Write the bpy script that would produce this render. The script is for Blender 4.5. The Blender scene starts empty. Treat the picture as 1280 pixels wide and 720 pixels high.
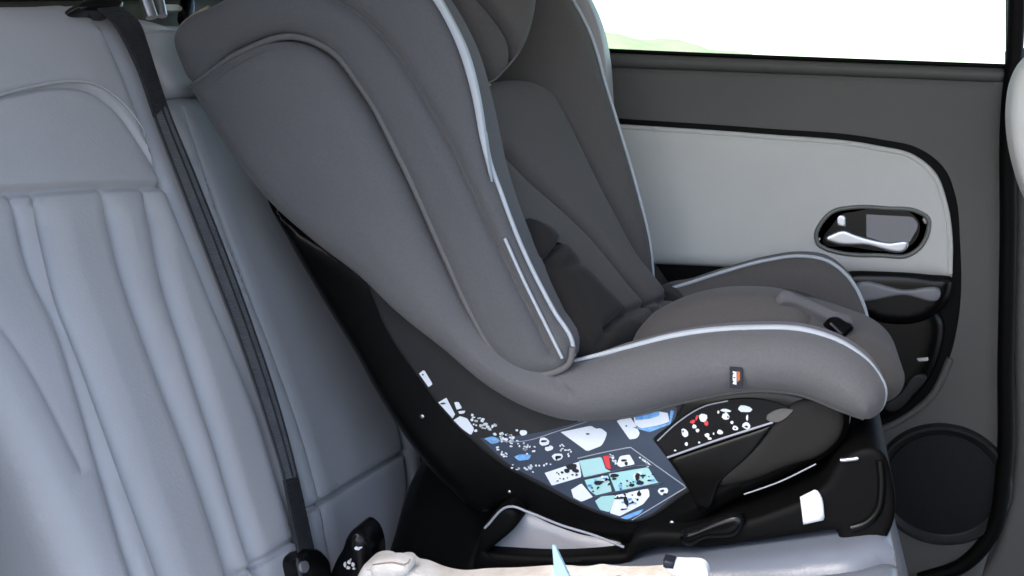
import bpy, math, random
import numpy as np
from mathutils import Vector, Matrix
from mathutils.geometry import delaunay_2d_cdt
random.seed(7); RNG = np.random.RandomState(7)
sc = bpy.context.scene

# ------------------------------------------------------------------ camera
FPX = 1150.0
TH = math.atan(195 / FPX); PS = math.atan(390 * math.cos(TH) / FPX)
CAM = np.array([0.0, -0.92, 1.15])
cf = np.array([-math.sin(PS) * math.cos(TH), math.cos(PS) * math.cos(TH), -math.sin(TH)])
cr = np.array([math.cos(PS), math.sin(PS), 0.0]); cu = np.cross(cr, cf)
cd = bpy.data.cameras.new('camera'); camo = bpy.data.objects.new('camera', cd)
sc.collection.objects.link(camo); sc.camera = camo
cd.sensor_width = 36; cd.lens = FPX / 1280 * 36; cd.clip_start = 0.02; cd.clip_end = 2000
camo.matrix_world = Matrix(((cr[0], cu[0], -cf[0], CAM[0]), (cr[1], cu[1], -cf[1], CAM[1]), (cr[2], cu[2], -cf[2], CAM[2]), (0, 0, 0, 1)))

# ------------------------------------------------------------------ light
SUN_EL, SUN_AZ = math.radians(50), math.radians(210)      # azimuth from +Y, clockwise: behind the camera, slightly to its left
w = bpy.data.worlds.new('World'); sc.world = w; w.use_nodes = True
nt = w.node_tree; nt.nodes.clear()
sky = nt.nodes.new('ShaderNodeTexSky'); sky.sky_type = 'NISHITA'; sky.sun_disc = False
sky.sun_elevation = SUN_EL; sky.sun_rotation = SUN_AZ; sky.air_density = 1.0; sky.dust_density = 2.5
bg = nt.nodes.new('ShaderNodeBackground'); bg.inputs[1].default_value = 0.15
wo = nt.nodes.new('ShaderNodeOutputWorld')
nt.links.new(sky.outputs[0], bg.inputs[0]); nt.links.new(bg.outputs[0], wo.inputs[0])
sd = bpy.data.lights.new('sun', 'SUN'); sd.energy = 0.5; sd.angle = math.radians(25); sd.color = (1.0, 0.98, 0.95)
so = bpy.data.objects.new('sun', sd); sc.collection.objects.link(so)
sdir = Vector((math.sin(SUN_AZ) * math.cos(SUN_EL), math.cos(SUN_AZ) * math.cos(SUN_EL), math.sin(SUN_EL)))
so.rotation_euler = sdir.to_track_quat('Z', 'Y').to_euler(); so.location = (0, -5, 6)
sc.view_settings.view_transform = 'Standard'; sc.view_settings.look = 'None'
sc.view_settings.exposure = 2.1; sc.view_settings.gamma = 1.0
sc.cycles.use_denoising = True; sc.cycles.max_bounces = 8

# ------------------------------------------------------------------ geometry helpers
def ray(x, y):
    d = cf * FPX + cr * (x - 640) - cu * (y - 360)
    return d / np.linalg.norm(d)
def P(x, y, Y):
    d = ray(x, y); return CAM + d * (Y - CAM[1]) / d[1]
class Frame:
    def __init__(s, p0, N, V=(0, 0, 1)):
        s.p0 = np.array(p0, float); s.N = np.array(N, float); s.N /= np.linalg.norm(s.N)
        V = np.array(V, float); V = V - V.dot(s.N) * s.N; s.V = V / np.linalg.norm(V); s.U = np.cross(s.V, s.N)
    def hit(s, x, y, h=0.0):
        d = ray(x, y); t = ((s.p0 + s.N * h - CAM) @ s.N) / (d @ s.N); return CAM + d * t
    def uv(s, x, y, h=0.0):
        q = s.hit(x, y, h) - s.p0; return (q @ s.U, q @ s.V)
    def w(s, u, v, h):
        return s.p0 + np.outer(u, s.U) + np.outer(v, s.V) + np.outer(h, s.N)
def side(Y): return Frame(P(640, 360, Y), (0, -1, 0))

def curve(pts, closed=False, n=8):
    """Hermite curve through the points; a third element marks a corner."""
    m = len(pts); q = np.array([p[:2] for p in pts], float); cor = [len(p) > 2 for p in pts]
    out = []
    for i in range(m if closed else m - 1):
        a, b = q[i], q[(i + 1) % m]; L = np.linalg.norm(b - a) + 1e-9
        def tan(k):
            p0, p1, p2 = q[(k - 1) % m], q[k % m], q[(k + 1) % m]
            if not closed and (k % m) in (0, m - 1): return None
            if cor[k % m]: return None
            t = (p2 - p1) / (np.linalg.norm(p2 - p1) + 1e-9) * np.linalg.norm(p1 - p0) + (p1 - p0) / (np.linalg.norm(p1 - p0) + 1e-9) * np.linalg.norm(p2 - p1)
            return t / (np.linalg.norm(t) + 1e-9)
        ta, tb = tan(i), tan(i + 1 if closed or i + 1 < m else i)
        ch = (b - a) / L
        ta = ch if ta is None else ta; tb = ch if tb is None else tb
        for k in range(n):
            t = k / n
            out.append((2*t**3-3*t*t+1)*a + (t**3-2*t*t+t)*L*ta + (-2*t**3+3*t*t)*b + (t**3-t*t)*L*tb)
    if not closed: out.append(q[-1])
    return np.array(out)
def resample(p, step, closed=False):
    if closed: p = np.vstack([p, p[:1]])
    s = np.r_[0, np.cumsum(np.linalg.norm(np.diff(p, axis=0), axis=1))]
    n = max(3 if closed else 1, int(round(s[-1] / step)))
    t = np.linspace(0, s[-1], n + 1)
    if closed: t = t[:-1]
    return np.stack([np.interp(t, s, p[:, k]) for k in range(p.shape[1])], 1)
def segdist(p, poly, closed=False):
    a = poly if closed else poly[:-1]; b = np.roll(poly, -1, 0) if closed else poly[1:]
    ab = b - a; L = (ab ** 2).sum(1) + 1e-12; out = np.full(len(p), 1e9)
    for s in range(0, len(p), 4000):
        c = p[s:s+4000, None, :] - a[None]
        t = np.clip((c * ab).sum(2) / L, 0, 1)
        out[s:s+4000] = np.sqrt(((c - t[..., None] * ab) ** 2).sum(2)).min(1)
    return out
def sides(p, q):
    k = np.zeros(len(p), int)
    for s in range(0, len(p), 4000):
        k[s:s+4000] = ((p[s:s+4000, None, :] - q[None]) ** 2).sum(2).argmin(1)
    t = np.gradient(q, axis=0)[k]; d = p - q[k]
    return t[:, 0] * d[:, 1] - t[:, 1] * d[:, 0]          # + on the far side of a line drawn downwards
def inside(p, poly):
    x, y = p[:, 0], p[:, 1]; r = np.zeros(len(p), bool); n = len(poly); j = n - 1
    for i in range(n):
        xi, yi = poly[i]; xj, yj = poly[j]
        c = ((yi > y) != (yj > y)) & (x < (xj - xi) * (y - yi) / (yj - yi + 1e-15) + xi)
        r ^= c; j = i
    return r
LOC = {}
def root_of(o):
    while o is not None and o.parent: o = o.parent
    return o
def build(name, V, F, m, parent=None, label=None, smooth=True, sharp=48, mats=None, midx=None):
    V = np.array(V, float)
    r = root_of(parent)
    if r is not None: V = V - LOC.get(r.name, np.zeros(3))
    me = bpy.data.meshes.new(name); me.from_pydata([tuple(v) for v in V], [], [tuple(int(i) for i in f) for f in F]); me.update()
    o = bpy.data.objects.new(name, me); sc.collection.objects.link(o)
    for k in (mats or [m]): me.materials.append(k)
    if midx is not None: me.polygons.foreach_set('material_index', list(midx))
    if smooth:
        me.polygons.foreach_set('use_smooth', [True] * len(me.polygons))
        if sharp: me.set_sharp_from_angle(angle=math.radians(sharp))
    o.parent = parent
    if label: o['label'] = label
    return o
def thing(name, loc, label, cat, group=None):
    o = bpy.data.objects.new(name, None); o.empty_display_size = 0.05; sc.collection.objects.link(o)
    o.location = [float(v) for v in loc]; LOC[o.name] = np.array(loc, float)
    o['label'] = label; o['category'] = cat
    if group: o['group'] = group
    return o
def tag(o, label, cat, group=None):
    o['label'] = label; o['category'] = cat
    if group: o['group'] = group
    return o
def prof(t):
    t = np.clip(t, 0, 1); return np.sqrt(np.maximum(0, 1 - (1 - t) ** 2))

def panel(name, fr, pts, m, parent=None, off=0.0, thick=0.02, puff=0.0, er=0.01, bulge=0.0, br=0.08, seams=(), bend=None,
          res=0.006, label=None, px=True, raw=False, back=None, sharp=48, wrinkle=0.0, wscale=12.0, n=8):
    """A solid pad: an outline on a plane, a front that swells from its edge and is pressed in along its seams, and a back."""
    if raw: o2 = np.array(pts, float)
    else: o2 = curve(pts, True, n)
    if px: o2 = np.array([fr.uv(x, y, off) for x, y in o2])
    o2 = resample(o2, res, True) if not raw else o2
    A = 0.5 * np.sum(o2[:, 0] * np.roll(o2[:, 1], -1) - np.roll(o2[:, 0], -1) * o2[:, 1])
    if A < 0: o2 = o2[::-1].copy()
    sm = []
    for s in seams:
        q = curve(s[0], False)
        if px: q = np.array([fr.uv(x, y, off) for x, y in q])
        sm.append((resample(q, res * 0.8), s[1], s[2], s[3] if len(s) > 3 else 'g'))
    ph = RNG.rand(6, 4) * 6.28
    def H(p):
        p = np.atleast_2d(p); d = segdist(p, o2, True); d[~inside(p, o2)] = 0
        h = off + puff * prof(d / er) + bulge * prof(d / br)
        if bend is not None: h = h + bend(p[:, 0], p[:, 1])
        if wrinkle:
            f = 0
            for k in range(6):
                a = ph[k, 0]; s_ = wscale * (1 + 0.6 * k)
                f = f + np.sin(s_ * (math.cos(a) * p[:, 0] + math.sin(a) * p[:, 1]) + ph[k, 1] + 1.3 * np.sin(s_ * .6 * (p[:, 0] * math.sin(a) - p[:, 1] * math.cos(a)) + ph[k, 2])) / (1 + .7 * k)
            h = h + wrinkle * f * prof(d / 0.03)
        for q, wd, dp, kind in sm:
            e = segdist(p, q)
            if kind == 'a':
                sg = sides(p, q)
                t0 = q[1] - q[0]; t0 = t0 / np.linalg.norm(t0); ahead = (p - q[0]) @ t0
                fade = np.clip((ahead + .004) / .03, 0, 1)
                h = h - 1.75 * dp * fade * np.where(sg > 0, np.clip(1 - e / (2.0 * wd), 0, 1) ** 1.7, np.clip(1 - e / (.45 * wd), 0, 1) ** 2) - .007 * fade * np.exp(-(e / .002) ** 2)
                continue
            if kind == 'c': h = h - dp * np.exp(-(e / wd) ** 2) - .0045 * np.exp(-(e / .0018) ** 2)
            elif kind == 'v': h = h - dp * np.exp(-e / wd)
            else: h = h - dp * np.exp(-(e / wd) ** 2)
        return h
    nrm = np.roll(o2, -1, 0) - np.roll(o2, 1, 0); nrm = np.stack([-nrm[:, 1], nrm[:, 0]], 1); nrm /= np.linalg.norm(nrm, axis=1)[:, None] + 1e-12
    extra = []; dmax = 0
    if puff > 0:
        for k in (1, 2, 3, 4):
            dk = er * (1 - math.cos(k * math.pi / 2 / 4)) if k < 4 else er
            q = o2 + nrm * dk; ok = inside(q, o2) & (segdist(q, o2, True) > dk * 0.97)
            extra.append(q[ok]); dmax = dk
    for q, wd, dp, kind in sm:
        t = np.gradient(q, axis=0); t /= np.linalg.norm(t, axis=1)[:, None] + 1e-12; nn = np.stack([-t[:, 1], t[:, 0]], 1)
        for k in (0, .12, -.12, .3, -.3, .7, -.7, 1.2, -1.2, 1.8, -1.8):
            z = q + nn * wd * k
            ok = inside(z, o2) & (segdist(z, o2, True) > res * .3) & (segdist(z, q) > abs(wd * k) * .95)
            for q2, w2, d2, k2 in sm:
                if q2 is not q: ok &= segdist(z, q2) > max(abs(wd * k) * 1.02, .0012)
            extra.append(z[ok])
    lo, hi = o2.min(0), o2.max(0); st = res * 1.15
    gx = np.arange(lo[0], hi[0], st); gy = np.arange(lo[1], hi[1], st * .866)
    G = np.array([(x + (st / 2 if j % 2 else 0), y) for j, y in enumerate(gy) for x in gx]) if len(gx) * len(gy) else np.zeros((0, 2))
    if len(G):
        d = segdist(G, o2, True); ok = inside(G, o2) & (d > (dmax + .5 * res if dmax < 4 * res else .6 * res))
        for q, wd, dp, kind in sm: ok &= segdist(G, q) > wd * 1.8 + .3 * res
        if dmax >= 4 * res:
            pass
        G = G[ok]
    pts2 = np.vstack([o2] + extra + [G]) if (extra or len(G)) else o2
    nb = len(o2)
    r = delaunay_2d_cdt([Vector((float(a), float(b))) for a, b in pts2], [], [list(range(nb))], 1, 1e-6)
    vv = np.array([(a[0], a[1]) for a in r[0]]); fc = [list(f) for f in r[2]]
    orig = r[3]
    bmap = {}
    for i, ol in enumerate(orig):
        for k in ol:
            if k < nb: bmap[k] = i
    h = H(vv)
    bset = [bmap[k] for k in range(nb) if k in bmap]
    bi = []
    for k in bset:
        if not bi or bi[-1] != k: bi.append(k)
    hb = off + (bend(vv[bi, 0], vv[bi, 1]) if bend is not None else 0)
    h[bi] = hb
    front = fr.w(vv[:, 0], vv[:, 1], h)
    bk = back if back is not None else fr.w(vv[bi, 0], vv[bi, 1], np.zeros(len(bi)) + hb - thick)
    if back is not None:
        bk = fr.w(vv[bi, 0], vv[bi, 1], hb) + np.array(back)
    V = np.vstack([front, bk]); nf = len(front); nbk = len(bi)
    F = []
    for f in fc:
        a = vv[f[1]] - vv[f[0]]; b = vv[f[2]] - vv[f[0]]
        F.append(f if a[0] * b[1] - a[1] * b[0] > 0 else f[::-1])
    for k in range(nbk):
        k2 = (k + 1) % nbk; F.append([bi[k2], bi[k], nf + k, nf + k2])
    F.append([nf + k for k in range(nbk)][::-1])
    o = build(name, V, F, m, parent, label, sharp=sharp)
    return o, H

def tube(name, pts3, rad, m, parent=None, ns=10, label=None, flat=1.0, upv=None, caps=True):
    p = np.array(pts3, float); n = len(p); rad = np.full(n, rad) if np.isscalar(rad) else np.interp(np.linspace(0, 1, n), np.linspace(0, 1, len(rad)), rad)
    t = np.gradient(p, axis=0); t /= np.linalg.norm(t, axis=1)[:, None] + 1e-12
    ref = np.array(upv if upv is not None else ((0, 1, 0) if abs(t[0] @ np.array([0, 1, 0])) < .9 else (1, 0, 0)), float)
    V = []; F = []
    for i in range(n):
        a = ref - (ref @ t[i]) * t[i]; a /= np.linalg.norm(a); b = np.cross(t[i], a)
        for k in range(ns):
            an = 2 * math.pi * k / ns; V.append(p[i] + rad[i] * (a * math.cos(an) * flat + b * math.sin(an)))
    for i in range(n - 1):
        for k in range(ns):
            k2 = (k + 1) % ns; F.append([i*ns+k, i*ns+k2, (i+1)*ns+k2, (i+1)*ns+k])
    if caps:
        F.append(list(range(ns))[::-1]); F.append([(n-1)*ns+k for k in range(ns)])
    return build(name, V, F, m, parent, label, sharp=60)
def tube_on(name, fr, pts, off, rad, m, parent=None, step=0.005, H=None, **k):
    q = curve(pts, False, 10)
    q = np.array([fr.uv(x, y, off) for x, y in q]); q = resample(q, step)
    h = np.full(len(q), off) if H is None else H(q) + off
    return tube(name, fr.w(q[:, 0], q[:, 1], h), rad, m, parent, **k)
def box(name, lo, hi, m, parent=None, bev=0.004, label=None, seg=3):
    import bmesh
    bm = bmesh.new(); bmesh.ops.create_cube(bm, size=1)
    lo = np.array(lo, float); hi = np.array(hi, float)
    for v in bm.verts: v.co = Vector(tuple((lo + hi) / 2 + np.array(v.co) * (hi - lo)))
    if bev: bmesh.ops.bevel(bm, geom=bm.edges[:], offset=bev, segments=seg, affect='EDGES', profile=.5)
    V = [tuple(v.co) for v in bm.verts]; bm.verts.index_update(); F = [[v.index for v in f.verts] for f in bm.faces]; bm.free()
    return build(name, V, F, m, parent, label, sharp=40)
def disc(name, fr, x, y, rad, m, parent=None, off=0.0, dome=0.002, thick=0.003, ns=20, H=None, label=None):
    u, v = fr.uv(x, y, off); h0 = off + (float(H(np.array([[u, v]]))[0]) if H is not None else 0)
    V = []; F = []
    rr = [rad, rad, rad * .85, rad * .45]; hh = [h0 - thick, h0, h0 + dome * .6, h0 + dome]
    for a, b in zip(rr, hh):
        for k in range(ns):
            an = 2 * math.pi * k / ns; V.append(fr.w([u + a * math.cos(an)], [v + a * math.sin(an)], [b])[0])
    for i in range(3):
        for k in range(ns): k2 = (k+1) % ns; F.append([i*ns+k, i*ns+k2, (i+1)*ns+k2, (i+1)*ns+k])
    F.append([3*ns+k for k in range(ns)]); F.append([k for k in range(ns)][::-1])
    return build(name, V, F, m, parent, label)

# ------------------------------------------------------------------ materials
def mat(name, col, rough=0.6, spec=0.5, metal=0.0, var=0.0, vscale=8.0, bump=0.0, bscale=400.0, kind='noise', sheen=0.0, coat=0.0, col2=None, mottle=0.0, mscale=30, alpha=None):
    m = bpy.data.materials.new(name); m.use_nodes = True; n = m.node_tree.nodes; l = m.node_tree.links
    b = n['Principled BSDF']; b.inputs['Base Color'].default_value = (*col, 1); b.inputs['Roughness'].default_value = rough
    b.inputs['Specular IOR Level'].default_value = spec; b.inputs['Metallic'].default_value = metal
    b.inputs['Sheen Weight'].default_value = sheen; b.inputs['Sheen Roughness'].default_value = .5; b.inputs['Coat Weight'].default_value = coat; b.inputs['Coat Roughness'].default_value = .08
    tc = n.new('ShaderNodeTexCoord')
    if var or col2:
        nz = n.new('ShaderNodeTexNoise'); nz.inputs['Scale'].default_value = vscale; nz.inputs['Detail'].default_value = 5; nz.inputs['Roughness'].default_value = .6
        l.new(tc.outputs['Object'], nz.inputs['Vector'])
        cr_ = n.new('ShaderNodeValToRGB'); cr_.color_ramp.elements[0].position = .3; cr_.color_ramp.elements[1].position = .7
        c2 = col2 or tuple(min(1, c * (1 + var)) for c in col); c1 = col if col2 else tuple(c * (1 - var) for c in col)
        cr_.color_ramp.elements[0].color = (*c1, 1); cr_.color_ramp.elements[1].color = (*c2, 1)
        l.new(nz.outputs['Fac'], cr_.inputs['Fac']); l.new(cr_.outputs['Color'], b.inputs['Base Color'])
        mr = n.new('ShaderNodeMapRange'); mr.inputs['To Min'].default_value = rough * .88; mr.inputs['To Max'].default_value = min(1, rough * 1.12)
        l.new(nz.outputs['Fac'], mr.inputs['Value']); l.new(mr.outputs['Result'], b.inputs['Roughness'])
    if bump:
        bp = n.new('ShaderNodeBump'); bp.inputs['Strength'].default_value = bump; bp.inputs['Distance'].default_value = .001
        if kind == 'noise':
            t = n.new('ShaderNodeTexNoise'); t.inputs['Scale'].default_value = bscale; t.inputs['Detail'].default_value = 3; out = t.outputs['Fac']
        elif kind == 'leather':
            t = n.new('ShaderNodeTexVoronoi'); t.inputs['Scale'].default_value = bscale; t.feature = 'SMOOTH_F1'; out = t.outputs['Distance']
        else:
            t = n.new('ShaderNodeTexWave'); t.inputs['Scale'].default_value = bscale; t.inputs['Distortion'].default_value = 1.0; out = t.outputs['Fac']
        l.new(tc.outputs['Object'], t.inputs['Vector']); l.new(out, bp.inputs['Height']); l.new(bp.outputs['Normal'], b.inputs['Normal'])
    return m
M = {}
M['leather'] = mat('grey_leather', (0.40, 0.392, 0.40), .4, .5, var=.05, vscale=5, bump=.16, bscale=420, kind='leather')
M['leather_shade'] = mat('shaded_leather', (0.335, 0.328, 0.332), .42, .5, var=.06, vscale=5, bump=.16, bscale=420, kind='leather')  # same bench leather, with shade put into a darker colour
M['fabric'] = mat('grey_fabric', (0.104, 0.103, 0.108), .85, .25, var=.075, vscale=380, bump=.5, bscale=1500, sheen=.15)
M['fabric_panel'] = mat('grey_panel_fabric', (0.12, 0.118, 0.123), .85, .25, var=.075, vscale=380, bump=.5, bscale=1500, sheen=.15)
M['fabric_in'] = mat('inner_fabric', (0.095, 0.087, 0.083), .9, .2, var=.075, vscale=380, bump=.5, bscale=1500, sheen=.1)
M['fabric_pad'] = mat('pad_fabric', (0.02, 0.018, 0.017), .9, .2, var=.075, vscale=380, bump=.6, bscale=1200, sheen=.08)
M['piping'] = mat('pale_piping', (0.42, 0.45, 0.485), .4, .5, var=.04, vscale=60, bump=.2, bscale=1500)
M['grey_piping'] = mat('grey_piping', (0.135, 0.13, 0.13), .7, .3, var=.05, bump=.4, bscale=1500)
M['shell'] = mat('shell_plastic', (0.02, 0.02, 0.021), .45, .3, var=.15, vscale=20, bump=.15, bscale=900)
M['black'] = mat('black_plastic', (0.003, 0.003, 0.003), .24, .25, var=.2, vscale=20, bump=.1, bscale=900)
M['gloss'] = mat('gloss_black', (0.003, 0.003, 0.0035), .2, .25, var=.2, vscale=20)
M['warm_dark'] = mat('warm_dark_plastic', (0.012, 0.0108, 0.0095), .7, .3, var=.12, vscale=20, bump=.3, bscale=900)
M['door'] = mat('door_plastic', (0.105, 0.101, 0.096), .6, .35, var=.05, vscale=9, bump=.4, bscale=900)
M['door_light'] = mat('door_insert', (0.575, 0.565, 0.54), .7, .3, var=.03, vscale=9, bump=.3, bscale=1200)
M['rubber'] = mat('black_rubber', (0.003, 0.003, 0.003), .6, .1, var=.2, vscale=30)
M['chrome'] = mat('satin_chrome', (0.55, 0.56, 0.6), .38, .5, 1.0, var=.04)
M['belt'] = mat('belt_webbing', (0.022, 0.023, 0.026), .55, .5, var=.15, vscale=40, bump=.8, bscale=420, kind='wave')
M['belt_mid'] = mat('belt_painted_sheen', (0.14, 0.143, 0.15), .45, .5, var=.15, vscale=60, bump=.8, bscale=420, kind='wave')  # lit sheen of the dark webbing, painted as a lighter grey
M['blanket'] = mat('cream_cloth', (0.54, 0.47, 0.40), .95, .1, vscale=24, col2=(0.76, 0.73, 0.68), bump=1.0, bscale=320)
M['blanket_mark'] = mat('brown_print', (0.34, 0.24, 0.18), .95, .1, var=.2, vscale=60, bump=.6, bscale=320)
M['pale_blue'] = mat('pale_blue_plastic', (0.35, 0.55, 0.62), .4, .5, var=.04)
M['sheet'] = mat('label_film', (0.035, 0.05, 0.08), .35, .5, var=.1, vscale=30)
M['white'] = mat('label_white', (0.72, 0.76, 0.8), .5, .4, var=.04, vscale=50)
M['mint'] = mat('label_mint', (0.3, 0.62, 0.62), .5, .4, vscale=120, col2=(0.42, 0.6, 0.6))
M['blue'] = mat('label_blue', (0.07, 0.25, 0.6), .5, .4, vscale=150, col2=(0.25, 0.5, 0.8))
M['red'] = mat('label_red', (0.65, 0.05, 0.06), .5, .4)
M['label_grey'] = mat('label_grey', (.3, .32, .36), .5, .4)
M['plate'] = mat('recess_plate', (.2, .2, .215), .35, .5)
M['ink'] = mat('label_ink', (0.01, 0.012, 0.02), .5, .4)
M['orange'] = mat('label_orange', (0.45, 0.13, 0.05), .6, .4)
M['cloth_light'] = mat('pale_seat_cloth', (0.75, 0.74, 0.71), .85, .2, var=.04, bump=.4, bscale=1200)
M['lining'] = mat('roof_cloth', (0.5, 0.48, 0.45), .95, .1, var=.03)
M['carpet'] = mat('floor_carpet', (0.02, 0.02, 0.022), .95, .1, var=.3, vscale=60, bump=1, bscale=700)
M['asphalt'] = mat('pavement', (0.3, 0.28, 0.25), .9, .2, var=.15, vscale=3, bump=.5, bscale=60)
M['beige'] = mat('beige_strap', (0.35, 0.29, 0.2), .8, .2, var=.1)
M['green_brown'] = mat('olive_trim', (0.1, 0.1, 0.075), .7, .3, var=.3, vscale=20)
g = bpy.data.materials.new('window_glass'); g.use_nodes = True; n = g.node_tree.nodes; l = g.node_tree.links; n.clear()
tr = n.new('ShaderNodeBsdfTransparent'); tr.inputs[0].default_value = (.97, 1, .88, 1); gl = n.new('ShaderNodeBsdfGlossy'); gl.inputs['Roughness'].default_value = .02
fz = n.new('ShaderNodeFresnel'); fz.inputs[0].default_value = 1.12; mx = n.new('ShaderNodeMixShader'); ou = n.new('ShaderNodeOutputMaterial')
l.new(fz.outputs[0], mx.inputs[0]); l.new(tr.outputs[0], mx.inputs[1]); l.new(gl.outputs[0], mx.inputs[2]); l.new(mx.outputs[0], ou.inputs[0])
M['glass'] = g

# ------------------------------------------------------------------ setting
def struct(o): o['kind'] = 'structure'; return o
struct(build('ground', [(-300, -300, 0), (300, -300, 0), (300, 300, 0), (-300, 300, 0)], [(0, 1, 2, 3)], M['asphalt'], smooth=False))
struct(box('floor', (-1.5, -0.62, 0.22), (1.6, 0.6, 0.27), M['carpet'], bev=.01))
struct(box('unseen_roof', (-1.7, -0.55, 1.52), (2.4, 0.62, 1.56), M['lining'], bev=.01))  # unseen car roof, stretched forward to cut the sky light

struct(box('unseen_side_blocker', (-1.7, -.64, .25), (-.52, -.58, 1.5), M['lining'], bev=.02))  # unseen body side, added to block sky light on the bench

# ------------------------------------------------------------------ rear bench
RC = math.radians(20)
NB = np.array([math.cos(RC), 0, math.sin(RC)])
BK = Frame(P(240, 100, .03), NB)                       # plane of the bench backrest
bench = thing('rear_bench_seat', P(300, 720, .0) * [1, 1, 0] + [0, 0, .27], 'blue grey leather rear bench with fluted backrest, left behind the child seat', 'car seat')
# near section: fluted centre, rolled side
A_out = [(-420, -120), (-200, 10), (-60, 12), (20, 12), (60, 10), (100, 9), (130, 18), (150, 35), (166, 62), (180, 110), (208, 190), (246, 290), (287, 400), (318, 490), (345, 590), (368, 690), (385, 780), (330, 860), (120, 860), (55, 722), (0, 602), (-60, 490), (-200, 260), (-420, -60)]
flutes = [([(8, 257), (32, 360), (65, 450), (107, 570), (160, 720), (190, 800)], .016, .009, 'a'),
          ([(-22, 257), (5, 360), (30, 410), (55, 485), (85, 585), (125, 720), (155, 800)], .011, .007, 'a'),
          ([(95, 251), (122, 360), (165, 480), (210, 600), (250, 720), (262, 760)], .014, .011, 'a'),
          ([(148, 248), (172, 362), (200, 450), (235, 560), (281, 712)], .013, .010, 'a'),
          ([(-60, 390), (0, 470), (45, 553), (66, 595)], .008, .004, 'v')]
A_seams = [([(60, 5), (85, 30), (120, 95), (150, 175), (177, 245), (228, 370), (290, 520), (340, 680), (372, 770)], .014, .010, 'a'),
           ([(-120, 170), (-60, 145), (0, 130), (40, 124), (75, 128), (110, 150), (145, 195), (175, 243)], .0035, .005),
           ([(-120, 262), (0, 255), (60, 250), (177, 245)], .0045, .007),
           ([(270, 724), (342, 680)], .004, .006), ] + flutes
A, HA = panel('backrest', BK, A_out, M['leather'], bench, off=.012, thick=.12, puff=.035, er=.04, seams=A_seams, res=.0062, wrinkle=.0005, wscale=18, n=10)
panel('backrest_side', BK, [(-420, -100), (-200, 200), (0, 500), (60, 640), (150, 860), (0, 1000), (-300, 900), (-600, 400)], M['fabric_pad'], bench, off=-.12, thick=.05, puff=.02, er=.03, res=.012)
def stitch(fr, H, pts, off, m, parent, step=.006, ln=.0035, rad=.0006, px_off=0.0):
    q = resample(np.array([fr.uv(x, y, px_off) for x, y in curve(pts, False, 10)]), step)
    V = []; F = []
    t = np.gradient(q, axis=0); t /= np.linalg.norm(t, axis=1)[:, None] + 1e-12
    for i in range(len(q)):
        a = q[i] - t[i] * ln / 2; b = q[i] + t[i] * ln / 2; nn = np.array([-t[i][1], t[i][0]]) * rad
        pp = np.array([a - nn, b - nn, b + nn, a + nn]); h = H(pp) + off
        W0 = fr.w(pp[:, 0], pp[:, 1], h); W1 = fr.w(pp[:, 0], pp[:, 1], h + rad); k = len(V)
        V += list(W0) + list(W1)
        F += [(k+4, k+5, k+6, k+7), (k, k+1, k+5, k+4), (k+1, k+2, k+6, k+5), (k+2, k+3, k+7, k+6), (k+3, k, k+4, k+7)]
    return build('stitching', V, F, m, parent, smooth=False)
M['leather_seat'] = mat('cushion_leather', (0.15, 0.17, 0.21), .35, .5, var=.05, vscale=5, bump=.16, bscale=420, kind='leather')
M['thread'] = mat('seam_thread', (0.36, 0.38, 0.42), .7, .3)
tube_on('piping', BK, [(-100, 162), (-60, 146), (0, 130), (40, 124), (75, 128), (110, 150), (142, 190), (158, 212)], .0012, [.0016, .0016, .0016, .0014, .0003], M['leather'], A, H=HA)
stitch(BK, HA, [(272, 728), (340, 686)], .0004, M['thread'], A, px_off=.012)
# far section behind the child seat
B_out = [(196, 128), (225, 124), (262, 130), (310, 195), (352, 262), (392, 330), (432, 395), (472, 450), (502, 510), (518, 575), (515, 620), (498, 668), (440, 790), (400, 800), (388, 720), (372, 640), (345, 545), (300, 410), (255, 290), (222, 200)]
B_seams = [([(330, 672), (388, 630), (440, 598), (492, 568)], .0028, .009),
           ([(300, 215), (360, 310), (410, 385), (446, 440), (476, 510), (490, 568), (494, 610), (488, 660)], .011, .007, 'a'),
           ([(212, 140), (232, 195), (262, 280), (310, 405), (350, 515), (380, 620), (400, 720)], .009, .005, 'a')]
Bp, HB = panel('backrest', BK, B_out, M['leather_shade'], bench, off=-.008, thick=.10, puff=.022, er=.022, seams=B_seams, res=.0065, wrinkle=.0006, wscale=18, label='leather backrest section, shade put into its colour, beside the child seat')
panel('dark_gap_sheet', BK, [(240, 125), (700, 125), (700, 520), (560, 620), (440, 830), (300, 830)], M['carpet'], bench, off=-.05, thick=.04, puff=.01, er=.02, res=.012)  # dark sheet added to paint the shade between bench and child seat
T_out = [(150, 30), (200, 34), (236, 38), (262, 60), (275, 118), (252, 121), (206, 124), (185, 95)]
panel('backrest_top', BK, T_out, M['leather'], bench, off=-.006, thick=.08, puff=.02, er=.02, seams=[([(150, 47), (200, 44), (250, 49)], .003, .004)], res=.005)
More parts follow.
